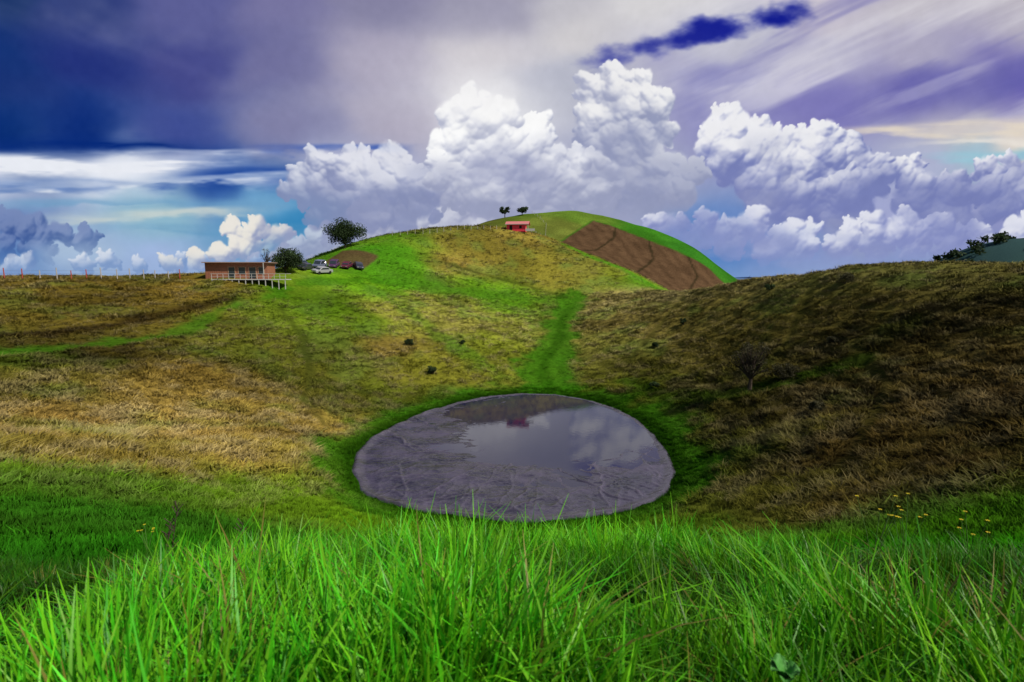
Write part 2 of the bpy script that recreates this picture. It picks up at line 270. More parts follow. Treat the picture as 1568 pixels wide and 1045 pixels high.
def scatter(name,P,S,tint,col,ntpl,lean=0,dirn=0,nrm=None):
    n=len(P); me=bpy.data.meshes.new(name); me.vertices.add(n); me.vertices.foreach_set("co",np.asarray(P,np.float32).ravel())
    rot=np.c_[rng.normal(0,.08,n)+lean*math.cos(dirn),rng.normal(0,.08,n)+lean*math.sin(dirn),rng.uniform(0,6.283,n)]
    at_=[("rot",rot),("scl",S)]+([("nrm",nrm)] if nrm is not None else [])
    for nm,val in at_:
        a=me.attributes.new(nm,'FLOAT_VECTOR','POINT'); a.data.foreach_set("vector",np.asarray(val,np.float32).ravel())
    a=me.attributes.new("tint",'FLOAT_COLOR','POINT'); a.data.foreach_set("color",np.c_[tint,np.ones(n)].astype(np.float32).ravel())
    a=me.attributes.new("pick",'INT','POINT'); a.data.foreach_set("value",rng.integers(0,ntpl,n).astype(np.int32))
    ob=add(name,me); ng=bpy.data.node_groups.new(name,'GeometryNodeTree'); ng.interface.new_socket("Geometry",in_out='INPUT',socket_type='NodeSocketGeometry'); ng.interface.new_socket("Geometry",in_out='OUTPUT',socket_type='NodeSocketGeometry')
    N=ng.nodes; gi=N.new("NodeGroupInput"); go=N.new("NodeGroupOutput"); ip=N.new("GeometryNodeInstanceOnPoints"); ci=N.new("GeometryNodeCollectionInfo")
    ci.inputs["Collection"].default_value=col; ci.inputs["Separate Children"].default_value=True; ci.inputs["Reset Children"].default_value=True
    ip.inputs["Pick Instance"].default_value=True
    def na(nm,t):
        q=N.new("GeometryNodeInputNamedAttribute"); q.data_type=t; q.inputs["Name"].default_value=nm; return q.outputs["Attribute"]
    l=ng.links.new; l(gi.outputs[0],ip.inputs["Points"]); l(ci.outputs[0],ip.inputs["Instance"]); l(na("pick",'INT'),ip.inputs["Instance Index"]); l(na("rot",'FLOAT_VECTOR'),ip.inputs["Rotation"]); l(na("scl",'FLOAT_VECTOR'),ip.inputs["Scale"]); l(ip.outputs[0],go.inputs[0])
    m=ob.modifiers.new("scatter",'NODES'); m.node_group=ng; return ob
mfg=blade_mat("lush_blade",.04,1.25,.35,.45,.95); mmd=blade_mat("meadow_blade",.45,1.25,0,.8); mhl=blade_mat("dry_blade",.55,1.3,0,.8)  # lush roots go nearly black: shade between blades put into the colour
cF=collection("lush_tufts"); cM=collection("meadow_tufts"); cH=collection("tussocks")
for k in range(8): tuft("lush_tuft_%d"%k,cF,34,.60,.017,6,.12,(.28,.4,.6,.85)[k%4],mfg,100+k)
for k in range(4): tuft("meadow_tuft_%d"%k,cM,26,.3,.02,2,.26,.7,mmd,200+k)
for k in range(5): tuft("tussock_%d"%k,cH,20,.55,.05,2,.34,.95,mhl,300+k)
def polar(n,r0,r1,a,pw=1.):
    r=np.sqrt(rng.uniform(0,1,n)**pw*(r1*r1-r0*r0)+r0*r0); t=np.radians(rng.uniform(-a,a,n)); return r*np.sin(t),r*np.cos(t)
x,y=polar(4500,1.2,9.0,62,1.3); k=fbm(x/.8,y/.8,3,61); m=k>.33; x,y,k=x[m],y[m],k[m]; z=height(x,y)
c=lin((76,160,20))*np.ones((len(x),1)); k=k[:,None]
c=c*(.36+1.15*ss(.33,.68,k)); side=ss(.7,4.4,np.abs(x+.1))[:,None]; c=c*(1-.66*side)*np.where(x[:,None]<0,np.array([.85,.9,1.]),1); c=c*rng.uniform(.7,1.3,(len(x),1))  # tint falls off toward both sides: corner dimming painted into the grass
c[:,0]*=rng.uniform(.7,2.0,len(x))
yw=(rng.random(len(x))<.03)[:,None]; c=np.where(yw,lin((128,122,54)),c)
s=(.50+.70*ss(.3,.7,k[:,0]))*rng.uniform(.85,1.15,len(x))*(1-.42*ss(.8,4.5,-x)-.22*ss(2.5,6,x))*(1-.35*ss(4.5,9,y))
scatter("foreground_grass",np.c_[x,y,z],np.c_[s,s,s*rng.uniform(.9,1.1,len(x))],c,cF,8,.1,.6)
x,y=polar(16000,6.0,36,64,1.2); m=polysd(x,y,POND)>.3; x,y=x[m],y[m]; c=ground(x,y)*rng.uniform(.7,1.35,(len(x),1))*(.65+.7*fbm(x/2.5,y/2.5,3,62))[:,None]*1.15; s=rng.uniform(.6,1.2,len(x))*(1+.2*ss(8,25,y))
a=rng.uniform(0,1,3800); j=rng.integers(0,len(POND),3800); PA=np.array(POND); q=PA[j]*(1-a[:,None])+PA[(j+1)%len(POND)]*a[:,None]; q=pc+(q-pc)*(1+rng.uniform(.012,.13,3800))[:,None]
cx=ground(q[:,0],q[:,1])*rng.uniform(.7,1.4,(3800,1)); x=np.r_[x,q[:,0]]; y=np.r_[y,q[:,1]]; c=np.r_[c,cx]; s=np.r_[s,rng.uniform(.8,1.6,3800)*np.where(q[:,1]<48,.75,1.1)]; z=height(x,y)
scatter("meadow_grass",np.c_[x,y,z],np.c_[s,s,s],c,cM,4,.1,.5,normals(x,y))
def hill(n,r0,r1,pw):
    x,y=polar(n,r0,r1,55,pw); sd=polysd(x,y,POND); g=segdist(x,y,GULLY); t=segdist(x,y,TRACK)
    m=(sd>1.2)&((g>2.6)|(rng.random(n)<.25))&((t>1.2)|(rng.random(n)<.3))&(polysd(x,y,DIRT)>1)&(polysd(x,y,FIELD)>1)&~((x>-62)&(x<-36)&(y>95)&(y<126))
    for pl in (SHEEP1,SHEEP2,SHEEP3,SHEEP4,SHEEP5): m&=segdist(x,y,pl)>.6
    m&=~((np.abs(x)<14)&(y<34))
    return x[m],y[m]
xs=[hill(42000,22,75,1.0),hill(36000,70,135,1.1),hill(12000,130,178,1.)]
x=np.concatenate([q[0] for q in xs]); y=np.concatenate([q[1] for q in xs]); z=height(x,y)
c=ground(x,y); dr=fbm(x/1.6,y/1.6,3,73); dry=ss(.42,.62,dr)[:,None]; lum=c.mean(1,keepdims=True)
gr=np.clip((c[:,1]/c[:,0]-1.25)/1.2,0,1)[:,None]; dry=dry*(1-.8*gr)
c=c*(1-.5*dry)+.5*dry*lum*np.array([1.68,1.34,.66])*1.35; c=c*rng.uniform(.72,1.3,(len(x),1))*1.24
s=rng.uniform(.6,1.25,len(x))*(1+.2*ss(60,150,y)); s=s*(.45+1.1*fbm(x/3,y/3,3,74))*(1-.45*gr[:,0])
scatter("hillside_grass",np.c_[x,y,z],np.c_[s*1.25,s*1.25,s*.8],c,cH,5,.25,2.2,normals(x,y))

# ------------------------------------------------------------------ mesh part builders
def part(name,bm,mat,parent,smooth=False):
    me=bpy.data.meshes.new(name); bm.normal_update(); bm.to_mesh(me); bm.free()
    if smooth:
        for p in me.polygons: p.use_smooth=True
    return add(name,me,mat,parent)
def bx(bm,x0,x1,y0,y1,z0,z1):
    m=Matrix.Translation(((x0+x1)/2,(y0+y1)/2,(z0+z1)/2))@Matrix.Diagonal((abs(x1-x0),abs(y1-y0),abs(z1-z0),1)); bmesh.ops.create_cube(bm,size=1,matrix=m)
def empty(name,loc,rz=0):
    e=bpy.data.objects.new(name,None); e.empty_display_size=.5; COL.objects.link(e); e.location=loc; e.rotation_euler=(0,0,rz); return e
def tube(bm,pts,rad,n=6):
    prev=None
    for i,(p,r) in enumerate(zip(pts,rad)):
        p=Vector(p); d=(Vector(pts[min(i+1,len(pts)-1)])-Vector(pts[max(i-1,0)])).normalized()
        a=d.orthogonal().normalized(); b_=d.cross(a)
        ring=[bm.verts.new(p+(a*math.cos(6.283*k/n)+b_*math.sin(6.283*k/n))*r) for k in range(n)]
        if prev:
            for k in range(n):
                try: bm.faces.new((prev[k],prev[(k+1)%n],ring[(k+1)%n],ring[k]))
                except ValueError: pass
        prev=ring
bark=simple("bark",(.07,.05,.035),.9,nscale=12,bump=.5)
def leafmat(name,c):
    b=MB(name); b.p.inputs["Roughness"].default_value=.7; b.p.inputs["Specular IOR Level"].default_value=.2
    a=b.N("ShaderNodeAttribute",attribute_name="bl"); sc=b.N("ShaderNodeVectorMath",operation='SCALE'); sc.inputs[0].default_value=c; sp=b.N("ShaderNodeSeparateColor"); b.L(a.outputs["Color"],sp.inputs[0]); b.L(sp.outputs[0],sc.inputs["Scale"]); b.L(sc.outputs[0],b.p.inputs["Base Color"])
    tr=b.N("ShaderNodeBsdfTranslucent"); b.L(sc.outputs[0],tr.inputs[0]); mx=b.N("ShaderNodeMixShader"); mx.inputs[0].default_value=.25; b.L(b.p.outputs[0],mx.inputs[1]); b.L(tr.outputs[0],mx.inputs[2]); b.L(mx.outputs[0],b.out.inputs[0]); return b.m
lf_dark=leafmat("foliage_dark",(.035,.06,.02)); lf_brown=leafmat("foliage_brown",(.06,.055,.025))
def tree(name,x,y,H,W,trunk,nleaf,mat,seed,leaf=.22,clumps=26,bare=False,flat=.8):
    r=random.Random(seed); root=empty(name,(x,y,hz(x,y)-.1)); bm=bmesh.new()
    th=H*trunk; tube(bm,[(0,0,0),(r.uniform(-.1,.1),0,th*.6),(r.uniform(-.2,.2),r.uniform(-.2,.2),th)],[H*.045,H*.032,H*.028],8)
    cs=[]
    for k in range(clumps):
        a=r.uniform(0,6.283); rad=math.sqrt(r.random())*W*.5*.8; hh=r.uniform(0,1)
        env=math.sqrt(max(.05,1-(rad/(W*.5))**2))
        cz=th+(H-th)*(.15+.75*hh*env)*1.0
        cs.append((rad*math.cos(a),rad*math.sin(a)*.9,cz,r.uniform(.12,.24)*W*(.75 if bare else 1)))
    for c_ in cs[:16 if not bare else clumps]:
        mid=(c_[0]*.45,c_[1]*.45,th+(c_[2]-th)*.35); tube(bm,[(0,0,th*.75),mid,c_[:3]],[H*.02,H*.012,H*.004],5)
        if bare:
            for q in range(4): tube(bm,[mid,(c_[0]+r.uniform(-.6,.6),c_[1]+r.uniform(-.6,.6),c_[2]+r.uniform(-.5,.6))],[H*.007,H*.002],4)
    part("trunk_and_limbs",bm,bark,root)
    R=np.random.default_rng(seed); cs=np.array(cs); w=cs[:,3]**2; idx=R.choice(len(cs),nleaf,p=w/w.sum())
    d=R.normal(size=(nleaf,3)); d/=np.linalg.norm(d,axis=1)[:,None]; rad=R.random(nleaf)**.45; 
    C=cs[idx,:3]+d*(cs[idx,3]*rad)[:,None]*np.array([1,1,flat]); 
    u=R.normal(size=(nleaf,3)); u/=np.linalg.norm(u,axis=1)[:,None]; v=np.cross(u,R.normal(size=(nleaf,3))); v/=np.linalg.norm(v,axis=1)[:,None]; s=leaf*R.uniform(.5,1.2,nleaf)[:,None]
    V=np.stack([C-u*s,C-v*s*.5,C+u*s,C+v*s*.5],1).reshape(-1,3); F=np.arange(4*nleaf).reshape(-1,4)
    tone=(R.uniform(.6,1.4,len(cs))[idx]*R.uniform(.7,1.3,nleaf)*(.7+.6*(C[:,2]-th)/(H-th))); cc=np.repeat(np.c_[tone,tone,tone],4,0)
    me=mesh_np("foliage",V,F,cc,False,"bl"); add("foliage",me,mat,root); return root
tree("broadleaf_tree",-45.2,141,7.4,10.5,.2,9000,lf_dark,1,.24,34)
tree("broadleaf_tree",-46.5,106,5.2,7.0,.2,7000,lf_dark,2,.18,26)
tree("broadleaf_tree",-3.2,236,5.2,4.6,.35,2500,lf_dark,3,.26,16)
tree("broadleaf_tree",4.6,234,4.4,5.0,.25,2500,lf_dark,4,.26,16)
tree("bare_sapling",-49.3,104,5.2,2.4,.4,120,lf_brown,5,.12,9,True)
tree("bare_shrub_tree",27.0,57,6.2,4.6,.3,1800,lf_brown,6,.10,26,True)
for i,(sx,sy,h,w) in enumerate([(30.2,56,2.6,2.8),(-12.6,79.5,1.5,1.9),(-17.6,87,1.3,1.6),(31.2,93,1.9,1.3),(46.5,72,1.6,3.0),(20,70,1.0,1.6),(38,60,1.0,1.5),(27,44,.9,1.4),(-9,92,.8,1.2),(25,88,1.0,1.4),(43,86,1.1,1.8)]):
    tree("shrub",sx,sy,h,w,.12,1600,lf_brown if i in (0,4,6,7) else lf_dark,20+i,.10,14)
R=np.random.default_rng(5); n=130; tx=R.uniform(500,900,n); ty=600+R.normal(0,28,n); tz=height(tx,ty); V=[];F=[];cc=[]
for a_,b_,c_ in zip(tx,ty,tz):
    H=R.uniform(4,12); m=70; d=R.normal(size=(m,3)); d/=np.linalg.norm(d,axis=1)[:,None]; Cn=np.array([a_,b_,c_+H*.45])+d*(R.random(m)**.5)[:,None]*np.array([H*.6,H*.6,H*.5]); u=R.normal(size=(m,3))*1.0; v=R.normal(size=(m,3))*1.0; t=R.uniform(.6,1.3,m)
    o=len(V); V+=list(np.stack([Cn-u,Cn-v,Cn+u,Cn+v],1).reshape(-1,3)); F+=[(o+4*k,o+4*k+1,o+4*k+2,o+4*k+3) for k in range(m)]; cc+=list(np.repeat(t,4))
cc=np.array(cc); add("distant_trees",mesh_np("distant_trees",np.array(V),np.array(F),np.c_[cc,cc,cc],False,"bl"),lf_dark)

# ------------------------------------------------------------------ fences
wood=simple("weathered_post",(.42,.38,.34),.85,nscale=5); redp=simple("red_post",(.40,.07,.05),.7); wire=simple("fence_wire",(.35,.35,.36),.5,.6)
def fence(name,pl,sp,h,r_,jit=.1,red=False):
    root=empty(name,(0,0,0)); tops=[]; bmA=bmesh.new(); bmB=bmesh.new(); bmW=bmesh.new(); rr_=random.Random(3)
    for (x0,y0),(x1,y1) in zip(pl[:-1],pl[1:]):
        n=max(1,int(math.hypot(x1-x0,y1-y0)/sp))
        for k in range(n):
            t=k/n; px=x0+(x1-x0)*t+rr_.uniform(-jit,jit); py=y0+(y1-y0)*t; pz=hz(px,py); hh=h*rr_.uniform(.85,1.15); lx=rr_.uniform(-.08,.08)
            tube(bmB if (red and rr_.random()<.3) else bmA,[(px,py,pz-.3),(px+lx*.5,py,pz+hh*.5),(px+lx,py,pz+hh)],[r_,r_*.95,r_*.8],6); tops.append((px,py,pz,lx))
    for a_,b_ in zip(tops[:-1],tops[1:]):
        for f in (.3,.6,.9): tube(bmW,[(a_[0]+a_[3]*f,a_[1],a_[2]+h*f*.95),(b_[0]+b_[3]*f,b_[1],b_[2]+h*f*.95)],[.012,.012],3)
    part("posts",bmA,wood,root); part("wires",bmW,wire,root)
    if red: part("painted_posts",bmB,redp,root)
    else: bmB.free()
fence("post_and_wire_fence",[(-112,66),(-98,76),(-84.4,86),(-73.8,93),(-60.5,98)],1.9,1.8,.085,.25,True)
fence("post_and_wire_fence",[(-34.6,151),(-17.1,164),(-3,171.5)],2.2,1.3,.08)
fence("post_and_wire_fence",[(5,176),(12,190),(14,215),(8,238)],3.5,1.2,.07)

# ------------------------------------------------------------------ cabin building with deck
rust=simple("rust_brown_cladding",(.30,.12,.07),.7,nscale=2,namt=.2,bump=.2); roofm=simple("roof_sheet",(.30,.20,.16),.6); white=simple("white_paint",(.50,.49,.47),.6,namt=.12); glass=simple("window_glass",(.03,.04,.05),.12,spec=.6); darkm=simple("dark_opening",(.02,.018,.016),.9)
tanw=simple("timber_panel",(.42,.25,.15),.7)
cb=empty("cabin_building",(-57.6,97.0,-1.0),math.radians(6)); W_,D_,H_=11.2,4.2,3.0
bm=bmesh.new(); bx(bm,0,W_,0,D_,0,H_)
for k in range(8): bx(bm,.15+k*.4,.27+k*.4,-.03,-.001,.1,H_-.1)
part("walls",bm,rust,cb)
bm=bmesh.new(); bx(bm,-.15,W_+.5,-.9,D_+.2,H_+.002,H_+.16); part("roof",bm,roofm,cb)
bm=bmesh.new()
for x0,x1,z0,z1 in ((4.2,5.3,.1,2.2),(6.0,7.2,.9,2.2),(7.9,9.1,.1,2.2),(9.6,10.6,.9,2.2)): bx(bm,x0,x1,-.05,-.02,z0,z1)
part("windows",bm,glass,cb)
bm=bmesh.new()
for x0,x1,z0,z1 in ((4.2,5.3,.1,2.2),(6.0,7.2,.9,2.2),(7.9,9.1,.1,2.2),(9.6,10.6,.9,2.2)):
    bx(bm,x0-.1,x0,-.07,-.003,z0,z1+.1); bx(bm,x1,x1+.1,-.07,-.003,z0,z1+.1); bx(bm,x0,x1,-.07,-.003,z1,z1+.1)
part("window_frames",bm,tanw,cb)
bm=bmesh.new(); bx(bm,2.2,15.5,-2.9,-.06,-.16,-.02)
for k in range(12): bx(bm,2.3+k*1.17,2.42+k*1.17,-2.86,-2.74,-1.9,-.16)
for k in range(14): bx(bm,2.3+k*1.0,2.36+k*1.0,-2.86,-2.80,-.02,.95)
bx(bm,2.2,15.5,-2.88,-2.78,.95,1.01); bx(bm,2.2,15.5,-2.84,-2.81,.45,.49); bx(bm,11.4,11.5,-2.7,-2.6,-.02,H_)
bx(bm,15.4,15.5,-2.7,-.1,.95,1.01)
part("deck_and_railing",bm,white,cb)
redw=simple("red_painted_wall",(.80,.05,.09),.6,namt=.15); pale=simple("pale_roof",(.62,.2,.2),.6)
rx,ry=1.6,171.5; rh=empty("red_house",(rx-3.4,ry,hz(rx,ry)-.1),math.radians(-8))
bm=bmesh.new(); bx(bm,0,6.2,0,4,0,2.5)
v=[bm.verts.new(p) for p in ((0,0,2.5),(0,4,2.5),(0,2,3.3),(6.2,0,2.5),(6.2,4,2.5),(6.2,2,3.3))]; bm.faces.new((v[0],v[1],v[2])); bm.faces.new((v[3],v[5],v[4])); part("walls",bm,redw,rh)
bm=bmesh.new()
for s0,y0,y1 in ((1,-.5,2),(-1,4.5,2)):
    za=2.3; q=[(-.4,y0,za),(7.4,y0,za),(7.4,y1,3.34),(-.4,y1,3.34)]; lo=[bm.verts.new(p) for p in q]; hi=[bm.verts.new((p[0],p[1],p[2]+.1)) for p in q]
    bm.faces.new(lo); bm.faces.new(hi); [bm.faces.new((lo[k],lo[(k+1)%4],hi[(k+1)%4],hi[k])) for k in range(4)]
bmesh.ops.recalc_face_normals(bm,faces=bm.faces); part("roof",bm,pale,rh)
bm=bmesh.new(); bx(bm,1.0,1.9,-.04,-.01,.05,2.0); bx(bm,4.2,5.0,-.04,-.01,1,1.9); part("door_and_windows",bm,darkm,rh)
bm=bmesh.new(); bx(bm,7.1,7.22,-.4,-.28,0,2.2); bx(bm,-.42,7.42,-.53,-.505,2.22,2.42); bx(bm,6.4,9.4,-1.2,-1.0,0,.8); part("trim",bm,white,rh)

# ------------------------------------------------------------------ cars
tyre=simple("tyre",(.015,.015,.015),.9)
def car(x,y,col,rz,suv=False):
    p=empty("parked_car",(x,y,hz(x,y)+.02),rz); pm_=simple("car_paint",col,.3,.2,namt=.05,spec=.6); hgt=1.7 if suv else 1.42
    def loft(secs,name,mat):
        bm=bmesh.new(); rings=[]
        for yy,prof in secs: rings.append([bm.verts.new((a_,yy,c_)) for a_,c_ in prof])
        n=len(rings[0])
        for r0,r1 in zip(rings[:-1],rings[1:]):
            for k in range(n): bm.faces.new((r0[k],r0[(k+1)%n],r1[(k+1)%n],r1[k]))
        bm.faces.new(rings[0]); bm.faces.new(rings[-1][::-1]); bmesh.ops.recalc_face_normals(bm,faces=bm.faces); bmesh.ops.bevel(bm,geom=[e_ for e_ in bm.edges],offset=.03,segments=1,affect='EDGES'); part(name,bm,mat,p,False)
    body=[(-2.15,.35),(-2.2,.6),(-2.1,.85),(-1.3,.93),(1.5,.95),(2.1,.9),(2.15,.55),(2.1,.32)]
    inn=[(a_*.97,c_) for a_,c_ in body]
    loft([(-.86,inn),(-.80,body),(.80,body),(.86,inn)],"body",pm_)
    rb=1.9 if suv else 1.45
    cab=[(-1.25,.94),(-.6,hgt),(rb-.55,hgt),(rb,.95)]
    loft([(-.78,cab),(.78,cab)],"cabin",pm_)
    bm=bmesh.new()
    for sy in (-.815,.785): 
        q=[(-1.0,1.0),(-.5,hgt-.1),(rb-.62,hgt-.1),(rb-.25,1.0)]; a_=[bm.verts.new((u,sy,v_)) for u,v_ in q]; b_=[bm.verts.new((u,sy+.03,v_)) for u,v_ in q]; bm.faces.new(a_); bm.faces.new(b_[::-1]); [bm.faces.new((a_[k],a_[(k+1)%4],b_[(k+1)%4],b_[k])) for k in range(4)]
    a_=[bm.verts.new(q) for q in ((-1.23,-.68,1.0),(-1.23,.68,1.0),(-.68,.68,hgt-.08),(-.68,-.68,hgt-.08))]; bm.faces.new(a_)
    a_=[bm.verts.new(q) for q in ((rb+.01,-.68,1.0),(rb+.01,.68,1.0),(rb-.5,.68,hgt-.08),(rb-.5,-.68,hgt-.08))]; bm.faces.new(a_)
    part("windows",bm,glass,p)
    bm=bmesh.new()
    for wx_ in (-1.35,1.35):
        for wy_ in (-.78,.78): bmesh.ops.create_cone(bm,cap_ends=True,segments=16,radius1=.33,radius2=.33,depth=.2,matrix=Matrix.Translation((wx_,wy_,.33))@Matrix.Rotation(math.pi/2,4,'X'))
    part("wheels",bm,tyre,p)
    bm=bmesh.new(); bx(bm,-2.22,-2.19,-.7,-.4,.62,.75); bx(bm,-2.22,-2.19,.4,.7,.62,.75); part("headlights",bm,white,p)
    e_=.8; nx=(hz(x+e_,y)-hz(x-e_,y))/(2*e_); ny=(hz(x,y+e_)-hz(x,y-e_))/(2*e_); n_=Vector((-nx,-ny,1)).normalized()
    p.rotation_euler=(n_.to_track_quat('Z','Y').to_matrix()@Matrix.Rotation(rz,3,'Z')).to_euler()
car(-46.6,114,(.08,.10,.25),.1); car(-43.2,116,(.16,.18,.28),.9,True); car(-40.6,110.5,(.42,.42,.44),.2); car(-41.6,121,(.12,.05,.14),1.3,True); car(-38.8,121.5,(.16,.03,.06),1.2); car(-36.6,123,(.05,.05,.08),1.1); car(-44.6,111.5,(.05,.05,.06),.3)

# ------------------------------------------------------------------ small foreground plants
stem=simple("green_stem",(.08,.16,.03),.8); yel=simple("yellow_petals",(.75,.6,.02),.6); brn=simple("dry_stalk",(.06,.045,.03),.9); lfb=simple("broad_leaf",(.07,.26,.04),.55,nscale=30,namt=.3,bump=.3)
def flower(x,y,h,n,seed):
    r=random.Random(seed); p=empty("yellow_wildflower",(x,y,hz(x,y))); bs=bmesh.new(); bf=bmesh.new()
    for k in range(n):
        a=r.uniform(0,6.28); l=h*r.uniform(.6,1); tx_,ty_=math.cos(a)*l*.25,math.sin(a)*l*.25; tube(bs,[(0,0,0),(tx_*.4,ty_*.4,l*.5),(tx_,ty_,l)],[.006,.005,.003],5)
        for j in range(7):
            b_=j*.8976; c_=Vector((tx_,ty_,l)); v=[bf.verts.new(c_+Vector((math.cos(b_+d)*q,math.sin(b_+d)*q,zz))) for d,q,zz in ((0,.004,0),(-.3,.02,.006),(0,.03,.004),(.3,.02,.006))]; bf.faces.new(v)
    part("stems",bs,stem,p); part("petals",bf,yel,p)
for i,(a_,b_,h_) in enumerate([(5.2,6.9,1.15),(5.9,7.2,1.1),(6.3,6.6,.95),(-7.2,9.5,.6)]): flower(a_,b_,h_,6,40+i)
def stalk(x,y,h,seed):
    r=random.Random(seed); p=empty("dry_stalk",(x,y,hz(x,y))); bm=bmesh.new(); tube(bm,[(0,0,0),(.05,0,h*.5),(.16,0,h)],[.008,.006,.003],5)
    for k in range(12):
        z0=h*r.uniform(.4,.95); xx=.05+.11*max(0,(z0/h-.5)*2); a=r.uniform(0,6.28); tube(bm,[(xx,0,z0),(xx+math.cos(a)*.07,math.sin(a)*.07,z0+.08)],[.004,.007],4)
    part("stem",bm,brn,p)
stalk(-4.0,5.6,1.0,1); stalk(-4.3,5.9,.8,2); stalk(-3.6,6.2,.75,3)
lx_,ly_=.80,1.36; p=empty("broadleaf_weed",(lx_,ly_,-1.19)); bm=bmesh.new(); r=random.Random(9)
for k in range(9):
    a=k*2.4; L_=.05*r.uniform(.7,1.1); w_=.024; up=.03+.03*r.random(); rows=[]
    for j in range(6):
        u=j/5; cx=math.cos(a)*L_*u; cy=math.sin(a)*L_*u; cz=up*math.sin(u*2.2); hw=w_*math.sin(math.pi*min(.97,u*.85+.12))*(1+.18*math.sin(j*5)); rows.append([bm.verts.new((cx-math.sin(a)*hw*q,cy+math.cos(a)*hw*q,cz+.01*abs(q)+.004*math.sin(j*4+q*9))) for q in (-1,-.5,0,.5,1)])
    for r0,r1 in zip(rows[:-1],rows[1:]):
        for q in range(4): bm.faces.new((r0[q],r0[q+1],r1[q+1],r1[q]))
part("leaves",bm,lfb,p,True); bm=bmesh.new(); tube(bm,[(0,0,hz(lx_,ly_)+1.19-.05),(0,0,0)],[.006,.004],6); part("stem",bm,stem,p)

# ------------------------------------------------------------------ sky dome (cloudscape), laid out by direction: S = tan(azimuth), T = tan(elevation)/cos(azimuth)
Sg=np.concatenate([np.linspace(-2.2,-1.15,90)[:-1],np.linspace(-1.15,1.15,1500),np.linspace(1.15,2.2,90)[1:]])
Tg=np.concatenate([np.linspace(-.03,.52,370),np.linspace(.52,.85,50)[1:]])
T_,S_=np.meshgrid(Tg,Sg,indexing='ij')
SK=[(-.93,.49,24,50,102),(-.94,.38,20,50,116),(-.95,.26,6,42,112),(-.77,.49,45,60,120),(-.77,.38,35,50,122),(-.78,.26,8,40,116),(-.59,.49,92,95,150),(-.59,.38,65,70,136),(-.60,.27,60,75,145),(-.405,.49,118,116,160),(-.405,.38,105,105,152),(-.41,.27,128,128,166),(-.225,.49,130,128,160),(-.225,.40,162,156,180),(-.23,.30,172,167,187),(-.054,.49,152,150,172),(-.054,.40,205,200,204),(-.05,.32,238,238,240),(.118,.49,190,188,196),(.118,.43,205,202,204),(.09,.36,160,165,186),(.26,.49,212,210,212),(.385,.43,192,192,206),(.385,.34,132,132,186),(.57,.49,202,196,206),(.57,.40,182,180,202),(.57,.33,122,118,182),(.75,.49,192,187,196),(.75,.40,172,168,192),(.75,.34,112,108,176),(.95,.49,187,182,192),(.95,.43,182,177,192),(.95,.36,98,92,172),(.95,.31,132,127,182),(.82,.27,192,187,197),(.96,.257,228,218,204),(.87,.222,160,190,206),(.76,.2,172,177,207),
(-.98,.19,190,200,222),(-.98,.10,80,110,172),(-.98,.02,80,122,182),(-.73,.20,236,239,246),(-.53,.18,24,62,145),(-.66,.115,140,182,202),(-.43,.105,50,130,182),(-.48,.14,120,172,208),(-.86,.045,168,190,216),(-.67,.033,160,182,222),(-.29,.2,172,177,207),(-.29,.08,150,156,187),(-.105,.14,166,169,197),(.145,.14,170,173,199),(.145,.08,160,166,196),(.40,.02,80,125,190),(.52,.033,112,138,195),(.65,.02,130,146,196),(.98,.045,128,140,192),(.97,.14,142,142,192),(.71,.10,160,166,206),(0,.75,120,130,170),(1.5,.2,150,155,190),(-1.5,.2,60,90,150),(1.5,.6,150,150,185),(-1.5,.6,30,55,120)]
SK=np.array(SK,float)
wS=S_+.07*(fbm(S_*5,T_*9,4,81)-.5)*2; wT=T_+.035*(fbm(S_*5,T_*9,4,82)-.5)*2
num=0;den=0
for q in SK:
    w=1/(((wS-q[0])*1.0)**2+((wT-q[1])*1.7)**2+.0025)**2; num=num+w[...,None]*q[2:]; den=den+w
C=num/den[...,None]/255.
def over(a,col): 
    global C
    a=np.clip(a,0,1)[...,None]; C=C*(1-a)+(np.asarray(col,float)/255. if np.ndim(col)==1 else col)*a
def streak(ang,sx,sy,seed,o=5):
    ca,sa=math.cos(ang),math.sin(ang); u=S_*ca+T_*sa; v=-S_*sa+T_*ca; return fbm(u*sx+.6*(fbm(u*3,v*9,3,seed+7)-.5),v*sy,o,seed)
st=streak(.42,2.2,16,91); mR=ss(.1,.5,S_)*ss(.24,.34,T_)
over(ss(.5,.72,st)*mR*.65,(226,224,228)); over(ss(.52,.72,1-st)*mR*.55,(98,96,168))
st3=streak(.38,3.5,34,93); over(ss(.48,.75,st3)*mR*.3,(222,220,226))
st2=streak(-.35,1.6,7,95); mL=(1-ss(-.2,.15,S_))*ss(.25,.36,T_)
over(ss(.5,.8,st2)*mL*.22,(150,148,178)); over(ss(.5,.8,1-st2)*mL*.2,(38,52,115))
bl=fbm(S_*4,T_*6,5,97); over(ss(.5,.8,bl)*mL*.25,(175,172,192))
nn=(fbm(S_*12,T_*22,5,98)-.5); n9=(fbm(S_*5,T_*5,4,99)-.5)
ca,sa=math.cos(.27),math.sin(.27); u=(S_-.345)*ca+(T_-.437)*sa; v=-(S_-.345)*sa+(T_-.437)*ca+.03*n9
over((1-ss(.35,1.2,np.hypot(u/.20,v/.024)+nn*2.0))*.97,(14,24,138)); 
